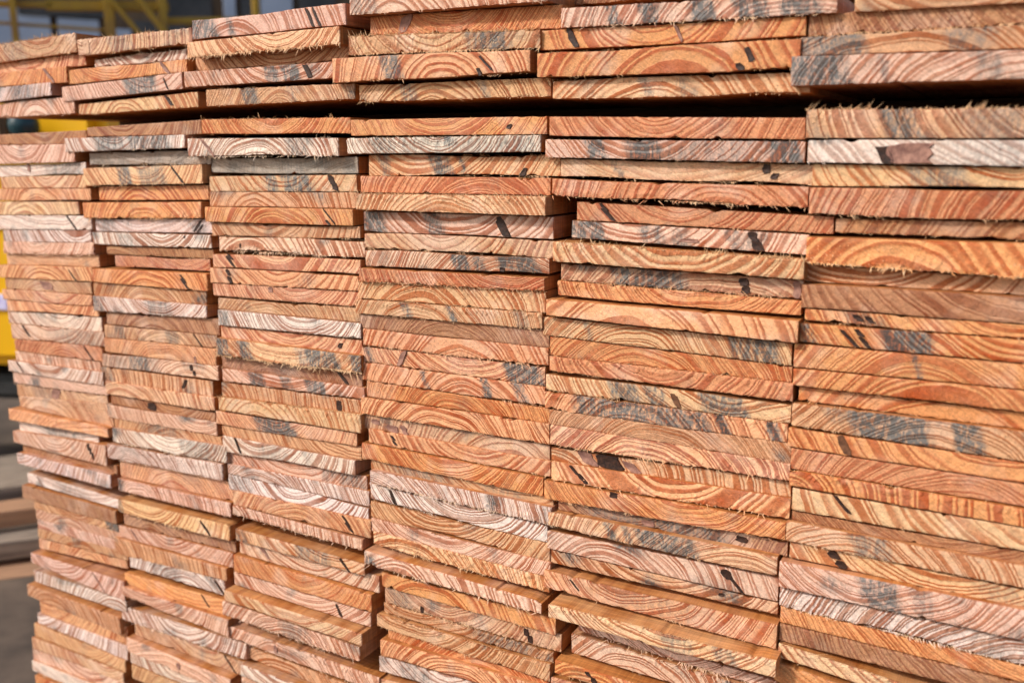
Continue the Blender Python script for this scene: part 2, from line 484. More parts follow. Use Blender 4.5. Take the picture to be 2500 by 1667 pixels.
1370 2044 21 -20 69 31 4 p U.9,90,6 s=.21,.025,1 s=.35,.03,1 s=.55,.04,1 s=.72,.05,1 s=.88,.06,.7 L=speckled pink board with slanting charcoal bars, upper bundle
1319 1967 75 40 124 91 0 o D.47,50,11 k=.14,.5,11,21,1 k=.56,.5,5,20,1,p L=vivid orange board with black wedge and thin purple streak
1311 1953 131 94 189 170 6 o U.55,60,10 k=.83,.55,9,10,1 k=.8,.15,10,5,1
1349 1978 195 177 243 229 -2 y U.4,80,8 s=.4,.02,.5 s=.55,.03,.4 f=11
C 5 B
1341 1965 285 288 332 343 2 r D.45,65,6
1331 1964 341 346 384 398 4 p D.4,80,6 s=.22,.04,.8 s=.42,.07,.8 s=.93,.05,1 s=.7,.2,.4 L=grey mottled board with dark smudge at its right end
1369 1990 389 403 430 454 -4 y D.5,200,8 s=.25,.01,.6 k=.83,.8,10,9,0 k=.86,.4,9,6,-1
1348 1972 435 457 479 508 2 r U.7,60,7
1408 2034 492 530 537 572 -3 r D.42,65,6 k=.12,.8,6,8,2 k=.14,.35,7,14,2 L=reddish board with two slanted black slits at left
1396 1974 538 574 580 623 -1 p D.3,70,9 s=.07,.08,1 s=.37,.05,.6 s=.72,.03,.5 k=.79,.75,12,10,1 k=.81,.25,14,10,1 k=.53,.3,26,4,0,p L=pink grey board with two black blocks stacked at right
1350 1962 590 634 638 683 8 y D.52,70,9 f=30 L=creamy board with loose fibres sprouting from its top
1370 1960 644 685 683 730 -2 t U.7,100,7 s=.28,.04,.7 s=.42,.12,.8 k=.78,.7,12,8,0 k=.79,.25,12,8,0 k=.98,.5,10,18,0,p L=grey stained board with pair of black dots at right
1362 1955 685 735 722 772 0 o D.6,80,5 f=20
1333 1947 731 783 771 838 9 s U.35,60,10 L=jutting pinkish board with bright orange top strip
1326 1932 773 839 817 892 1 y U.4,60,5 s=.87,.08,.8 s=.2,.01,.5 f=01
1340 1933 820 895 867 934 -1 o U.4,65,4
1342 1935 869 936 904 981 1 r D.45,60,8
1332 1930 911 987 953 1034 0 y D.8,100,6 s=.33,.04,.7 s=.37,.04,.7 s=.48,.04,.7 s=.72,.05,.7 s=.8,.04,.6 f=01 k=.57,.4,9,14,1,b
1330 1922 955 1036 997 1081 1 s U.4,60,7 s=.3,.15,.8 s=.58,.12,.7 s=.76,.02,1 s=.95,.02,.8 L=salmon board with blue grey blaze along its arches
1338 1930 999 1082 1034 1131 0 t U.5,65,3
1343 1928 1036 1132 1084 1174 1 s U.45,70,5
1346 1930 1087 1177 1123 1214 -4 y U.0,50,8 k=.17,.55,26,17,2,p k=.27,.45,46,18,1 k=.37,.3,18,13,2,p L=tan board with big black bark pocket left of centre
1346 1928 1126 1217 1169 1266 0 s D.52,75,10 k=.11,.7,6,9,2 k=.15,.3,9,9,2 L=boldly ringed cream and orange board, two dark slits left
1328 1917 1172 1273 1219 1322 4 o D.6,70,3 k=.32,.85,14,5,0
1363 1922 1219 1323 1243 1358 -2 b D.3,80,5 s=.3,.2,.5 s=.6,.15,.6 k=.43,.4,20,8,0,p k=.82,.6,16,8,0
1338 1896 1247 1361 1283 1408 7 y U.9,90,4 s=.3,.02,.8 s=.38,.015,.6 s=.55,.12,.7 f=11 L=furry yellow board with thin black stain bars at left
1336 1899 1295 1410 1338 1468 1 p U.3,60,6 k=.8,.7,14,8,1 k=.83,.35,6,16,2 L=glossy pink board with branching black and cream knot
1343 1898 1340 1470 1372 1501 -2 t D.5,90,8 k=.78,.6,9,5,-1
1327 1895 1392 1526 1432 1585 6 s D.38,70,6 s=.5,.3,.25 k=.15,.6,4,10,2
1339 1893 1475 1613 1505 1660 24 y D.5,110,6 s=.6,.06,.4 s=.8,.04,.5 f=20 L=long jutting cream board with sunlit front edge, low in the fifth column
1412 1900 1520 1664 1540 1690 -4 p D.5,90,5 f=02
1395 1895 1546 1700 1592 1745 -2 p U.35,60,5 s=.9,.12,.6 f=20
1354 1890 1611 1770 1642 1800 10 o U.2,60,8 k=.17,.7,8,6,1 k=.2,.3,9,9,1 L=golden orange board with black block knot near left end
1345 1885 1650 1806 1690 1850 2 r U.4,90,6
C 6 A
2087 2495 -20 -42 30 7 2 t D.3,100,7 f=10
1974 2495 37 7 89 58 -3 b D.9,90,5 f=23 L=dark orange brown board with torn splintery face
1954 2495 92 60 137 118 3 t U.3,100,8 s=.1,.1,.7 s=.5,.05,.5 s=.75,.04,.6
1931 2495 138 122 210 192 12 p U.7,100,6 s=.09,.09,1 s=.3,.01,.5 s=.6,.03,.5 s=.8,.04,.6 L=thick pink board with blue grey left end, jutting
C 6 B
1968 2495 268 264 337 338 4 t D.85,70,7 s=.3,.05,.7 s=.65,.2,.4 f=30 L=tan board with bristling splinters under the dark gap
1972 2495 341 342 396 406 3 w D.9,200,8 s=.7,.3,.3 k=.33,.4,50,16,0,p k=.25,.3,18,14,1 L=whitish board with large purple brown knot
1983 2495 401 410 454 463 -2 y D.6,90,8 s=.4,.08,.5
1975 2495 458 466 525 540 4 r U.95,70,6 f=01
2040 2495 533 544 567 588 -3 b U.8,80,7
1968 2495 579 595 640 678 6 o U.3,60,10 f=03 L=bulging ripped board with heavy torn fringe hanging down
1964 2495 645 680 687 720 -8 t D.2,80,8
1957 2495 692 725 751 790 2 b D.7,100,7
1965 2495 753 792 786 826 0 o D.7,80,6 k=.18,.6,10,8,2 k=.22,.5,8,10,2 s=.2,.06,.4
1953 2495 789 830 835 886 1 o D.7,80,7 s=.36,.07,.9 s=.02,.03,.6 k=.17,.4,7,16,2 k=.2,.75,8,7,2 k=.22,.3,7,10,2 L=orange board with cluster of black slits and slate patch
1938 2495 838 890 895 951 1 o U.42,60,7 s=.41,.01,.6
1936 2495 898 953 941 1005 2 o U.5,60,7
1950 2495 943 1008 977 1048 -4 o U.5,60,9
1933 2495 984 1054 1038 1126 2 t U.5,90,6 s=.33,.12,1 s=.58,.04,.8 s=.78,.03,.4 f=11 L=rough tan board with speckled charcoal patch
1924 2495 1041 1129 1089 1178 1 o D.68,75,7 k=.2,.5,13,19,1,b L=salmon board with brown rectangular knot at left
1930 2495 1093 1181 1144 1235 0 r U.58,65,5
1928 2495 1147 1243 1184 1286 3 o U.0,20,9 f=20 L=orange board with coarse upright bands and fluffy top
1934 2495 1190 1288 1244 1343 1 y D.9,90,10 k=.18,.75,6,14,2 L=honey board with sweeping wide rings and black dash
1933 2495 1246 1345 1268 1379 -2 b D.5,90,3
1919 2495 1271 1381 1319 1435 4 y U.22,60,6 s=.3,.06,.5
1928 2495 1321 1438 1361 1486 0 y D.5,70,7 k=.16,.75,14,8,1 k=.19,.25,14,8,1 s=.8,.15,.3 L=yellow brown board with twin black gashes near left
1902 2495 1370 1490 1432 1562 8 p D.3,80,5 s=.36,.06,.7 s=.5,.03,.4 L=pinkish board with square grey tints, its top faded
1904 2495 1434 1563 1477 1623 2 w U.9,90,5 f=22 k=.86,.4,22,14,0
1905 2495 1479 1626 1518 1665 0 o D.9,120,5 f=10
1903 2495 1520 1667 1563 1712 0 b D.9,130,5
1900 2495 1570 1765 1608 1805 4 y D.5,80,9 f=20
1891 2495 1614 1830 1660 1880 5 o D.5,200,8
"""  # rightmost column: browner tones put its shade into the wood colour


# ------------------------------------------------------------------ boards
LENGTH = 2.4
WORDS = {'s': 'salmon', 'o': 'orange', 'p': 'pinkish', 'w': 'whitish', 'y': 'yellowish', 't': 'tan',
         'r': 'reddish', 'b': 'brown', 'g': 'grey'}
ORD = ['first', 'second', 'third', 'fourth', 'fifth', 'sixth', 'seventh', 'eighth', 'ninth', 'tenth', 'eleventh',
       'twelfth', 'thirteenth', 'fourteenth', 'fifteenth', 'sixteenth', 'seventeenth', 'eighteenth', 'nineteenth',
       'twentieth'] + ['twenty-' + w for w in ('first', 'second', 'third', 'fourth', 'fifth', 'sixth', 'seventh',
                                               'eighth', 'ninth')] + ['thirtieth'] + \
      ['thirty-' + w for w in ('first', 'second', 'third', 'fourth', 'fifth', 'sixth', 'seventh', 'eighth', 'ninth')] + \
      ['fortieth', 'forty-first', 'forty-second', 'forty-third', 'forty-fourth', 'forty-fifth', 'forty-sixth', 'forty-seventh', 'forty-eighth', 'forty-ninth']
COLNAME = {1: 'leftmost column', 2: 'second column', 3: 'third column', 4: 'fourth column', 5: 'fifth column',
           6: 'rightmost column'}


def parse():
    out = []
    col = sec = None
    for ln in BOARDS.strip().splitlines():
        w = ln.split()
        if w[0] == 'C':
            col, sec = int(w[1]), w[2]
            continue
        b = dict(col=col, sec=sec, px=[float(v) for v in w[:6]], d=float(w[6]) / 1000, tone=w[7], st=[], kn=[],
                 fz=(0, 0), look=None)
        a = w[8]
        b['arc'] = a[0]
        b['cx'], b['h'], b['sp'] = (float(v) for v in a[1:].split(','))
        rest = ln.split(a, 1)[1]
        if ' L=' in rest:
            rest, b['look'] = rest.split(' L=')
        for tok in rest.split():
            k, v = tok.split('=')
            if k == 's':
                b['st'].append([float(q) for q in v.split(',')])
            elif k == 'k':
                q = v.split(',')
                b['kn'].append([float(z) for z in q[:5]] + [q[5] if len(q) > 5 else ''])
            elif k == 'f':
                b['fz'] = (int(v[0]), int(v[1]))
        out.append(b)
    return out


def new_obj(name, me, parent=None):
    o = bpy.data.objects.new(name, me)
    COL.objects.link(o)
    if parent:
        o.parent = parent
    return o


def mesh(name, verts, faces, mats, fm=None):
    me = bpy.data.meshes.new(name)
    me.from_pydata(verts, [], faces)
    for m in mats:
        me.materials.append(m)
    if fm:
        me.polygons.foreach_set('material_index', fm)
    me.update()
    return me


def board_mesh(W, c, b, rng, seed):
    """c: four corners (TL, TR, BR, BL) as (x, z) local; front at y=0, body towards +y"""
    NX, NZ = 96, 6
    fz = b['fz']
    verts, stain = [], []
    warp = rng.choice((0, .1, .3, .6, 1.0))
    x_ = lambda u: u * W
    nicks = [(rng.random(), rng.uniform(.004, .03), rng.uniform(.0006, .0030), rng.randint(0, 1))
             for _ in range(rng.randint(0, 6))]

    def nick(u, side):
        return sum(a * max(0, 1 - abs(u - p) / w) for p, w, a, s in nicks if s == side)

    def pt(u, v):
        tx = c[0][0] * (1 - u) + c[1][0] * u
        tz = c[0][1] * (1 - u) + c[1][1] * u
        bx = c[3][0] * (1 - u) + c[2][0] * u
        bz = c[3][1] * (1 - u) + c[2][1] * u
        tz -= warp * max(0, mnoise.noise(Vector((x_(u) * 9, seed, 1.5)))) * .0035 + nick(u, 1)
        bz += warp * max(0, mnoise.noise(Vector((x_(u) * 9, seed, 8.5)))) * .0045 + nick(u, 0)
        return bx * (1 - v) + tx * v, bz * (1 - v) + tz * v
    for j in range(NZ + 1):
        v = j / NZ
        # crowd rows towards the two long edges
        v = v + .5 * math.sin(2 * math.pi * v) / (2 * math.pi) * -1
        for i in range(NX + 1):
            u = i / NX
            x, z = pt(u, v)
            y = (mnoise.noise(Vector((x * 90, z * 90, seed))) * .0005 +
                 mnoise.noise(Vector((x * 18, z * 18, seed + 9))) * .0008)
            rough = .35 + .3 * (fz[0] if v > .5 else fz[1])
            if j in (0, NZ):
                lvl = fz[0] if j else fz[1]
                a = .00042 + .00045 * lvl
                z += a * (mnoise.noise(Vector((x * 500, seed, j))) + .7 * mnoise.noise(Vector((x * 130, seed, j + 3))))
                z += (-1 if j else 1) * .0001
                y += .0002 + .0005 * abs(mnoise.noise(Vector((x * 300, seed, j))))
            if i in (0, NX):
                x += .00035 * mnoise.noise(Vector((z * 400, seed, i)))
                y += .0005
            if lvl_(fz, v) >= 2:
                y -= abs(mnoise.noise(Vector((x * 240, z * 160, seed)))) * .0016
            verts.append((x, y, z))
            s = 0.0
            wob = .012 * mnoise.noise(Vector((x * 60, z * 90, seed + 4)))
            for q in b['st']:
                t = abs(u + wob - q[0] + (v - .5) * .03) / max(q[1], .006)
                fall = 1 - (t - .75) / .5 if q[1] < .2 else 1.25 - t
                s = max(s, min(1, q[2] * 1.15) * min(1, max(0, fall * 1.5)) * (1 - .45 * max(0, mnoise.noise(Vector((x * 150, z * 40, seed + 5))))))
            if b['tone'] == 'g':
                s = max(s, .3 + .5 * mnoise.noise(Vector((x * 35, z * 60, seed + 2))))
            amb = mnoise.noise(Vector((x * 30, z * 40, seed + 7)))
            s = max(s, (amb - .27) * (1.8 if b['tone'] in 'wtgp' else .6))
            stain.append(min(1, s))
    faces, fm = [], []
    for j in range(NZ):
        for i in range(NX):
            a = j * (NX + 1) + i
            faces.append((a, a + 1, a + NX + 2, a + NX + 1))
            fm.append(0)
    # perimeter loop, counter-clockwise seen from the front
    per = list(range(NX + 1)) + [(j + 1) * (NX + 1) - 1 for j in range(1, NZ + 1)] + \
        [NZ * (NX + 1) + i for i in range(NX - 1, -1, -1)] + [j * (NX + 1) for j in range(NZ - 1, 0, -1)]
    cxm, czm = sum(p[0] for p in c) / 4, sum(p[1] for p in c) / 4
    base = len(verts)
    prev = per
    for depth, ins in ((.0022, 0.0), (LENGTH, 0.0)):
        ring = []
        for k in per:
            j, i = divmod(k, NX + 1)
            x, z = pt(i / NX, {0: 0., NZ: 1.}.get(j, j / NZ))
            ring.append(len(verts))
            verts.append((x, depth, z))
            stain.append(stain[k] * .8)
        n = len(per)
        for k in range(n):
            faces.append((prev[k], ring[k], ring[(k + 1) % n], prev[(k + 1) % n]))
            fm.append(1 if depth > .01 else 0)
        prev = ring
    faces.append(tuple(prev))
    fm.append(0)
    me = mesh("board", verts, faces, [M_END, M_FACE], fm)
    at_ = me.attributes.new('stain', 'FLOAT', 'POINT')
    at_.data.foreach_set('value', stain)
    return me


def lvl_(fz, v):
    return fz[0] if v > .6 else (fz[1] if v < .4 else min(fz))


def splinter_mesh(c, fz, rng):
    V, F = [], []

    def spike(x, y, z, dx, dy, dz, w):
        i = len(V)
        m = .55
        bx, bz = dx * m + rng.uniform(-.3, .3) * w, dz * m
        V.extend([(x - w, y + .0004, z), (x + w, y + .0004, z), (x, y - w * .6, z),
                  (x + bx - w * .5, y + dy * m, z + bz), (x + bx + w * .5, y + dy * m, z + bz),
                  (x + dx, y + dy, z + dz)])
        F.extend([(i, i + 2, i + 3), (i + 2, i + 1, i + 4), (i + 2, i + 4, i + 3), (i, i + 3, i + 4, i + 1),
                  (i + 3, i + 4, i + 5)])
    for top in (1, 0):
        lvl = fz[0] if top else fz[1]
        n = (26, 110, 230, 440)[lvl]
        a, b = (c[0], c[1]) if top else (c[3], c[2])
        k = 0
        while k < n:
            u0 = rng.random()
            lean0, big = rng.gauss(.3, .6), rng.choice((.35, .5, .5, .8, 1.5))
            if mnoise.noise(Vector((u0 * 9, n, 3.3))) < -.12 and lvl < 3:
                k += 2
                continue
            for _ in range(rng.randint(1, 4 + lvl * 4)):
                u = min(1, max(0, u0 + rng.gauss(0, .008 + .01 * lvl)))
                x = a[0] * (1 - u) + b[0] * u
                z = a[1] * (1 - u) + b[1] * u
                L = rng.uniform(.4, 1.0) * (.0022, .0034, .0046, .0062)[lvl] * big * rng.choice((.4, .6, .8, 1, 1.3))
                s = 1 if top else -1
                lean = rng.gauss(lean0, .35)
                spike(x, .0002 + rng.uniform(0, .001), z - s * rng.uniform(.0002, .0012),
                      L * lean, -L * rng.uniform(.2, .7), s * L * rng.uniform(.35, 1),
                      rng.uniform(.00014, .00042) * (1 + .35 * lvl))
                k += 1
    if max(fz) >= 2:
        top = fz[0] >= fz[1]
        a, b = (c[0], c[1]) if top else (c[3], c[2])
        for _ in range(rng.randint(4, 9)):
            u = rng.random()
            L = rng.uniform(.005, .010)
            dx = rng.uniform(-.9, .9)
            spike(a[0] * (1 - u) + b[0] * u, .0005, a[1] * (1 - u) + b[1] * u, L * dx, -L * rng.uniform(.2, .6),
                  L * rng.uniform(.2, .8) * (1 if top else -1), rng.uniform(.0004, .0009))
    if max(fz) >= 3:
        for _ in range(500 if min(fz) >= 3 else 220):
            u = rng.random()
            v = rng.uniform(.0, .75) if fz[1] >= fz[0] else rng.uniform(.25, 1)
            x = (c[0][0] * (1 - u) + c[1][0] * u) * v + (c[3][0] * (1 - u) + c[2][0] * u) * (1 - v)
            z = (c[0][1] * (1 - u) + c[1][1] * u) * v + (c[3][1] * (1 - u) + c[2][1] * u) * (1 - v)
            L = rng.uniform(.001, .003)
            spike(x, 0.0, z, L * rng.gauss(.2, .5), -L * .5, -L * rng.uniform(.2, 1) * (1 if fz[1] >= fz[0] else -1),
                  rng.uniform(.0002, .0005))
    return mesh("splinters", V, F, [M_FIB])


def knot_mesh(w, h, slant, kind, rng):
    n = 14
    V, F = [], []
    rows = ((1.0, .0006), (.93, -.0006), (.55, -.0004))
    rn = [1 + rng.uniform(-.26, .26) for _ in range(n)]
    for s, y in rows:
        for i in range(n):
            a = 2 * math.pi * i / n
            e = .55                                                # squarish
            x = math.copysign(abs(math.cos(a)) ** e, math.cos(a)) * w / 2 * s * rn[i]
            z = math.copysign(abs(math.sin(a)) ** e, math.sin(a)) * h / 2 * s * (1 + (rn[i] - 1) * .5)
            V.append((x - slant * z * .5, y, z))
    for r in range(2):
        for i in range(n):
            a, b = r * n + i, r * n + (i + 1) % n
            F.append((a, b, b + n, a + n))
    V.append((0, -.0001, 0))
    for i in range(n):
        F.append((2 * n + i, 2 * n + (i + 1) % n, 3 * n))
    return mesh("knot", V, F, [M_KNOT[kind]])


def describe(b, idx):
    if b['look']:
        return b['look']
    where = f"{ORD[idx]} {'below' if b['sec'] == 'B' else 'above'} dark gap, {COLNAME[b['col']]}"
    if b['look']:
        return b['look']
    tone = WORDS[b['tone']]
    if b['kn']:
        feat = 'with dark knot' if b['kn'][0][5] == '' else 'with purplish knot'
    elif b['st'] and b['tone'] != 'g':
        feat = 'with grey stain'
    elif b['h'] > 150:
        feat = 'with faint grain'
    elif max(b['fz']) >= 2:
        feat = 'with fuzzy edge'
    else:
        feat = {'U': 'with arching rings', 'D': 'with sagging rings'}[b['arc']]
    return f"{tone} board end {feat}, {where}"


def make_board(b, idx, total_a, corners=None):
    seed = b['col'] * 37.3 + idx * 5.17 + (100 if b['sec'] == 'A' else 0)
    rng = random.Random(int(seed * 100))
    if b['fz'] == (0, 0) and rng.random() < .6:
        b['fz'] = rng.choice(((1, 0), (0, 1), (1, 1), (1, 2), (2, 1)))
    if corners is None:
        xL, xR, TL, TR, BL, BR = b['px']
        P = [on_plane(x, y, b['d']) for x, y in ((xL, TL + .2), (xR, TR + .2), (xR, BR - .2), (xL, BL - .2))]
        c = [(p.x, p.z) for p in P]
        # keep the ends square to the board
        mt = ((c[0][0] + c[3][0]) / 2, (c[1][0] + c[2][0]) / 2)
        ang = math.atan2((c[1][1] + c[2][1] - c[0][1] - c[3][1]) / 2, mt[1] - mt[0])
        if b['col'] == 6:                       # runs on past the right edge of the picture
            full = mt[0] + .246 / 1.0
            for a_, k_ in ((0, 1), (3, 2)):
                s = (full - c[a_][0]) / (c[k_][0] - c[a_][0])
                c[k_] = (full, c[a_][1] + (c[k_][1] - c[a_][1]) * s)
        for k_, side in ((0, 0), (3, 0), (1, 1), (2, 1)):
            x0 = mt[side] if not (b['col'] == 6 and side == 1) else c[k_][0]
            c[k_] = (x0 * .8 + c[k_][0] * .2, c[k_][1])
    else:
        c = corners
    ox, oz = sum(p[0] for p in c) / 4, sum(p[1] for p in c) / 4
    c = [(p[0] - ox, p[1] - oz) for p in c]
    W = c[1][0] - c[0][0]
    me = board_mesh(W, c, b, rng, seed)
    o = new_obj('board', me)
    o.location = (ox, -b['d'], oz)
    pz = (-1 if b['arc'] == 'U' else 1) * b['h'] / 1000
    o['pith'] = [(b['cx'] - .5) * .246, 0.0, pz]
    sp = b['sp'] / 1000 * rng.uniform(.72, 1.04)
    o['ring'] = [sp, rng.uniform(.95, 1.2) if b['h'] < 150 and b['tone'] not in 'g' else .6, seed]
    e, l = TONES[b['tone']]
    j = [rng.uniform(.86, 1.05), rng.uniform(.96, 1.04), rng.uniform(.95, 1.06)]
    e = [min(.9, v * j[0] * (1, j[1], j[2])[i]) for i, v in enumerate(e)]
    o['early'] = [*e, 1.0]
    o['late'] = [*l, 1.0]
    w = TONES[rng.choice('stoopyw')][0]
    o['tint'] = [*[.5 * a + .5 * q for a, q in zip(e, w)], 1.0]
    o['label'] = describe(b, (total_a - 1 - idx) if b['sec'] == 'A' else idx)
    o['category'] = 'board'
    o['group'] = 'sawn pine boards in the stack'
    if b['fz'] != (0, 0) or rng.random() < .75:
        s = new_obj('splinters', splinter_mesh(c, b['fz'], rng), o)
        s['kind'] = 'stuff'
        s['early'] = o['early']
    vis = b['px'][1] - b['px'][0]
    for u, v, w_, h_, sl, kd in b['kn']:
        x = c[0][0] + W * (u if b['col'] != 6 else u * 1.0)
        zt = c[0][1] * (1 - u) + c[1][1] * u
        zb = c[3][1] * (1 - u) + c[2][1] * u
        th = zt - zb
        h = min(h_ * .001 * th / .0185, th * .97)
        z = zb + th * v
        z = min(max(z, zb + h / 2), zt - h / 2)
        k = new_obj('knot', knot_mesh(w_ * .001 * .72, h, sl, kd, rng), o)
        k.location = (x, -.0004, z)
    return o


boards = parse()
done, bottoms = {}, {}
for b in boards:
    key = (b['col'], b['sec'])
    done[key] = done.get(key, 0) + 1
cnt = {}
labels = {}
for b in boards:
    key = (b['col'], b['sec'])
    i = cnt.get(key, 0)
    cnt[key] = i + 1
    o = make_board(b, i, done[key])
    labels.setdefault(o['label'], []).append(o)
    zmin = min((o.location.z + v.co.z) for v in o.data.vertices)
    xs = [o.location.x + v.co.x for v in o.data.vertices]
    bottoms[b['col']] = (zmin, min(xs), max(xs))
for k, v in labels.items():
    if len(v) > 1 or not 4 <= len(k.split()) <= 16:
        print("LABEL", len(v), len(k.split()), k)

# layers that carry the visible ones, below the frame
GROUND = -1.12
xcols = {c: (-.716 + .2492 * (c - 1) + .001, -.716 + .2492 * c - .002) for c in range(1, 7)}
rr = random.Random(5)
for c_, (zb, x0, x1) in bottoms.items():
    x0, x1 = xcols[c_]
    top = zb - .001
    n = max(1, round((top - (GROUND + .10)) / .0195))
    t = (top - (GROUND + .10)) / n
    for i in range(n):
        b = dict(col=c_, sec='B', px=[0, 1, 0, 0, 0, 0], d=-.003 + rr.uniform(-.002, .002), tone=rr.choice('sotpy'),
                 st=[], kn=[], fz=(0, 0), arc=rr.choice('UD'), cx=rr.uniform(.3, .7), h=60, sp=6,
                 look=f"board {ORD[n - i - 1]} from the ground, under the visible rows of the {COLNAME[c_]}")
        z1, z0 = top - i * t, top - (i + 1) * t + .0004
        make_board(b, 60 + i, 0, [(x0, z1), (x1, z1), (x1, z0), (x0, z0)])


# ------------------------------------------------------------------ helpers for the yard
def box(bm, x0, x1, y0, y1, z0, z1, bev=0.0):
    vs = bmesh.ops.create_cube(bm, size=1)['verts']
    for v in vs:
        v.co = Vector(((x0 + x1) / 2 + v.co.x * (x1 - x0), (y0 + y1) / 2 + v.co.y * (y1 - y0),
                       (z0 + z1) / 2 + v.co.z * (z1 - z0)))
    if bev:
        es = list({e for v in vs for e in v.link_edges})
        bmesh.ops.bevel(bm, geom=es, offset=bev, segments=2, affect='EDGES')


def bm_obj(name, bm, mat, parent=None, loc=(0, 0, 0), rotz=0):
    me = bpy.data.meshes.new(name)
    bm.to_mesh(me)
    bm.free()
    me.materials.append(mat)
    o = new_obj(name, me, parent)
    o.location = loc
    o.rotation_euler.z = rotz
    return o


def bar(a, b, w, t, name, mat, parent):
    """square steel tube between two points, given in the parent's frame"""
    a, b = Vector(a), Vector(b)
    bm = bmesh.new()
    L = (b - a).length
    box(bm, -w / 2, w / 2, -t / 2, t / 2, 0, L, min(w, t) * .15)
    me = bpy.data.meshes.new(name)
    bm.to_mesh(me)
    bm.free()
    me.materials.append(mat)
    o = new_obj(name, me, parent)
    o.location = a
    o.rotation_euler = (b - a).to_track_quat('Z', 'Y').to_euler()
    return o


def empty(name, loc, label, cat, rotz=0, group=None):
    o = new_obj(name, None)
    o.location = loc
    o.rotation_euler.z = rotz
    o['label'] = label
    o['category'] = cat
    if group:
        o['group'] = group
    return o


M_YEL = simple("yellow_paint", (.86, .46, .004), (.78, .42, .006), 6, .4, .0)
M_RACK = simple("worn_yellow_paint", (.50, .32, .03), (.34, .20, .05), 5, .6)
M_DARK = simple("dark_rubber", (.012, .014, .014), (.03, .03, .03), 20, .6)
M_TEAL = simple("dark_glass", (.01, .035, .04), (.02, .05, .06), 8, .2)
M_LABEL = simple("label_print", (.55, .50, .80), (.70, .68, .86), 60, .5)
M_PANEL = simple("pale_blue_sheet", (.42, .47, .56), (.52, .57, .66), 3, .5)
M_GREY = simple("dark_sheet", (.055, .055, .055), (.10, .095, .09), 4, .7)
M_BROWN = simple("brown_timber_cladding", (.13, .08, .045), (.22, .14, .08), 8, .8, stretch=(6, 6, .5))
M_PLANK = simple("grey_plank", (.36, .29, .22), (.17, .13, .10), 9, .85, .001, stretch=(1, 10, 10))
M_PLANKO = simple("fresh_plank", (.44, .25, .14), (.30, .17, .10), 9, .8, .001, stretch=(1, 10, 10))
M_GROUND = simple("packed_earth_concrete", (.15, .11, .08), (.05, .038, .03), 3.5, .9, .006, det=8)

# ground
bm = bmesh.new()
bmesh.ops.create_grid(bm, x_segments=8, y_segments=8, size=60)
g = bm_obj('ground', bm, M_GROUND, loc=(0, 0, GROUND))
g['kind'] = 'structure'

# bearers under the stack and between the bundles
M_BEAR = simple("bearer_timber", (.10, .055, .03), (.05, .03, .02), 30, .9, .0008, stretch=(1, 10, 10))
for y, nm in ((.35, 'front'), (1.2, 'middle'), (2.05, 'rear')):
    bm = bmesh.new()
    box(bm, -.74, .80, -.045, .045, 0, .0995, .004)
    o = bm_obj('timber_bearer', bm, M_BEAR, loc=(0, y, GROUND))
    o['label'] = f"{nm} timber bearer on the ground under the whole board stack"
    o['category'] = 'bearer'
# spacer in the dark gap: its near face stops the view, past its left end the yard shows through
for y, nm in ((.262, 'front'), (1.3, 'middle'), (2.2, 'rear')):
    bm = bmesh.new()
    n = 12
    box(bm, -.712, .86, -.04, .04, -.003, .0205, .0)
    o = bm_obj('spacer_batten', bm, M_BEAR, loc=(0, y, 0))
    o['label'] = f"{nm} dark spacer batten lying in the gap between the two bundles"
    o['category'] = 'batten'


# ------------------------------------------------------------------ yellow machine behind the left edge
def face_box(name, px, dist, thick, mat, parent, bev=.01):
    """box whose near face covers picture rectangle px at a distance; axes of the yard"""
    x0, y0, x1, y1 = px
    inv = parent.matrix_world.inverted() if parent else Matrix()
    o_, off = inv @ CAM, dist - 2.7

    def hit(x, y):
        d_ = inv.to_3x3() @ ray(x, y)
        return o_ + d_ * ((off - o_.y) / d_.y)
    a, b = hit(x0, y0), hit(x1, y1)
    bm = bmesh.new()
    xs, zs = sorted((a.x, b.x)), sorted((a.z, b.z))
    box(bm, xs[0], xs[1], a.y, a.y + thick, zs[0], zs[1], bev)
    return bm_obj(name, bm, mat, parent)


view_rot = math.atan2(ray(150, 600).y, ray(150, 600).x) - math.pi / 2


def root_at(name, px, dist, label, cat, group=None, rz=None):
    p = at(*px, dist)
    p.z = GROUND
    r = empty(name, p, label, cat, view_rot if rz is None else rz, group)
    bpy.context.view_layer.update()
    return r


mc = root_at('yard_machine', (100, 700), 2.7, 'bright yellow yard machine standing behind the left edge of the board stack',
             'machine', rz=.42)
face_box('body', (-420, 150, 300, 905), 2.7, 1.0, M_YEL, mc, .04)
face_box('sill', (-420, 905, 290, 985), 2.74, .9, M_DARK, mc, .02)
face_box('name_plate', (-60, 718, 20, 758), 2.69, .02, M_LABEL, mc, .003)
face_box('window', (-300, 500, 9, 560), 2.69, .02, M_DARK, mc, .005)
minv = mc.matrix_world.inverted()
o_, d_ = minv @ CAM, minv.to_3x3() @ ray(58, 306)
lp = o_ + d_ * ((-.06 - o_.y) / d_.y)
bm = bmesh.new()
bmesh.ops.create_uvsphere(bm, u_segments=24, v_segments=14, radius=.042)
bm_obj('lamp', bm, M_TEAL, mc, loc=lp)
bm = bmesh.new()
box(bm, -.4, -.052, -.02, .3, -.06, .05, .01)
bm_obj('lamp_bracket', bm, M_BROWN, mc, loc=lp)
for dx in (-1.0, .42):
    bm = bmesh.new()
    bmesh.ops.create_cone(bm, cap_ends=True, segments=32, radius1=.24, radius2=.24, depth=.2)
    bmesh.ops.rotate(bm, verts=bm.verts, matrix=Matrix.Rotation(math.pi / 2, 3, 'X'))
    o = bm_obj('wheel', bm, M_DARK, mc, loc=(dx, .14, .24))

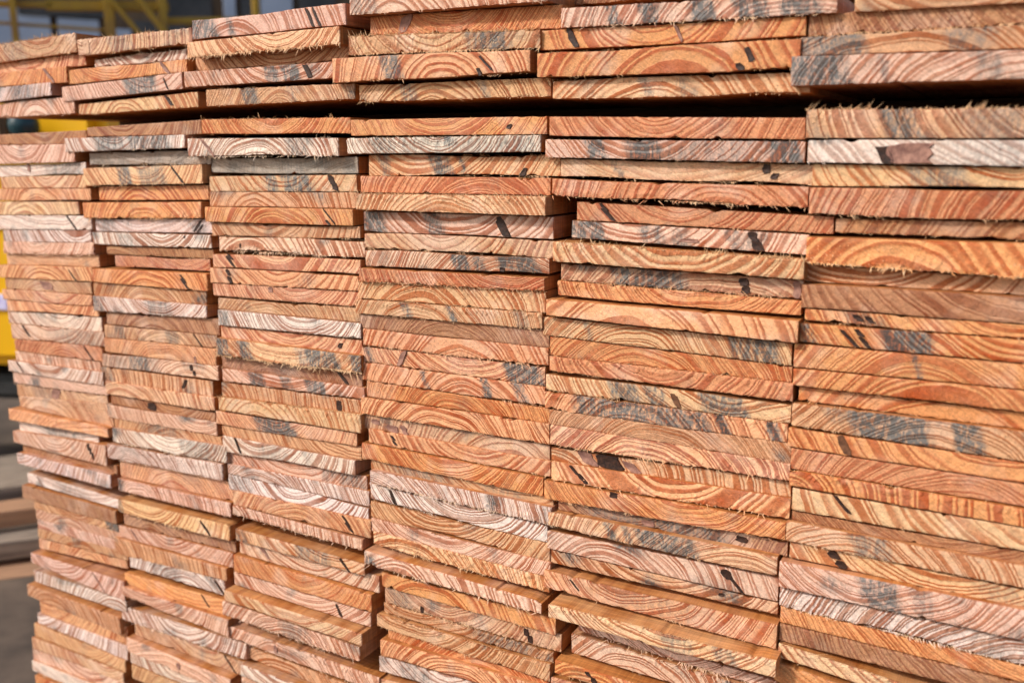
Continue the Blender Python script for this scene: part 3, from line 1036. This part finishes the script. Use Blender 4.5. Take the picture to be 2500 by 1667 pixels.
# ------------------------------------------------------------------ steel rack and shed wall behind
rk = root_at('steel_rack', (300, 60), 4.6, 'yellow steel rack with posts, rails and slanting braces behind the stack', 'rack')
inv = rk.matrix_world.inverted()


def rp(x, y, off=0.0):
    p = inv @ at(x, y, 4.6)
    p.y = off
    return p


def post(x, w):
    p = rp(x, 60)
    bar((p.x, 0, 0), (p.x, 0, p.z + 1.2), w, .06, 'post', M_RACK, rk)


for x, w in ((-330, .05), (38, .032), (268, .048), (405, .04), (660, .032), (990, .05)):
    post(x, w)
for (x0, y0), (x1, y1), w in (((-330, 40), (130, 22), .03), ((110, 24), (420, 8), .05), ((395, 44), (700, 26), .035),
                              ((-330, 66), (260, 74), .012), ((660, 25), (990, 6), .04), ((-330, -60), (990, -90), .05)):
    bar(rp(x0, y0, .05), rp(x1, y1, .05), .04, w, 'rail', M_RACK, rk)
for (x0, y0), (x1, y1), w in (((318, -20), (405, 78), .03), ((268, 8), (345, 88), .02)):
    bar(rp(x0, y0, -.05), rp(x1, y1, -.05), w, w, 'brace', M_RACK, rk)

wl = root_at('shed_wall', (300, 40), 7.5, 'shed wall of pale blue sheets, dark sheets and brown boards behind rack', 'wall')
inv = wl.matrix_world.inverted()


def panel(x0, y0, x1, y1, mat, nm, y=0.0, z_floor=False):
    a, b = inv @ at(x0, y0, 7.5), inv @ at(x1, y1, 7.5)
    bm = bmesh.new()
    box(bm, a.x, b.x, y, y + .05, 0.0 if z_floor else min(a.z, b.z), max(a.z, b.z), .005)
    return bm_obj(nm, bm, mat, wl)


panel(-900, -330, 1500, 60, M_BROWN, 'cladding', .10, True)
panel(-700, 34, 132, 150, M_PANEL, 'sheet', .02)
panel(138, 52, 250, 150, M_PANEL, 'sheet', .02)
panel(262, 70, 330, 150, M_PANEL, 'sheet', .02)
panel(-700, -60, 40, 30, M_PANEL, 'sheet', .02)
panel(46, 22, 262, 50, M_GREY, 'sheet', .0)
panel(330, 48, 470, 110, M_GREY, 'sheet', .02)
panel(558, -80, 606, 60, M_PANEL, 'sheet', .02)
panel(606, -80, 660, 60, M_GREY, 'sheet', .03)
panel(664, -80, 770, 40, M_PANEL, 'sheet', .04)
panel(775, -80, 900, 40, M_GREY, 'sheet', .02)
panel(400, -80, 540, 40, M_GREY, 'sheet', .06)


# ------------------------------------------------------------------ planks lying on the yard at lower left
def plank(px, dist, ln, w, t, rotz, mat, label, lift=None):
    p = at(*px, dist)
    if lift is not None:
        p.z = GROUND + lift
    bm = bmesh.new()
    box(bm, -ln / 2, ln / 2, -w / 2, w / 2, -t, 0, .004)
    o = bm_obj('plank', bm, mat, loc=p, rotz=view_rot + rotz)
    o['label'] = label
    o['category'] = 'plank'
    o['group'] = 'planks lying in the yard'
    return o


plank((-60, 1160), 2.75, 1.6, .34, .05, .02, M_PLANK, 'broad grey plank on top of the low pile at the left edge')
plank((-60, 1245), 2.45, 1.5, .10, .045, -.06, M_PLANKO, 'pale narrow plank at the near edge of the low pile')
plank((-60, 1318), 2.40, 1.5, .10, .05, -.10, M_PLANK, 'grey plank under the pale one in the low pile')
plank((-60, 1400), 2.35, 1.5, .12, .05, -.16, M_PLANKO, 'orange brown plank lower in the pile, beside the stack')
plank((-60, 1470), 2.35, 1.5, .10, .04, -.1, M_PLANK, 'dull grey plank second lowest in the low pile')
plank((-60, 1560), 2.30, 1.5, .10, .02, -.10, M_PLANKO, 'reddish strip of wood lying lowest near the ground')
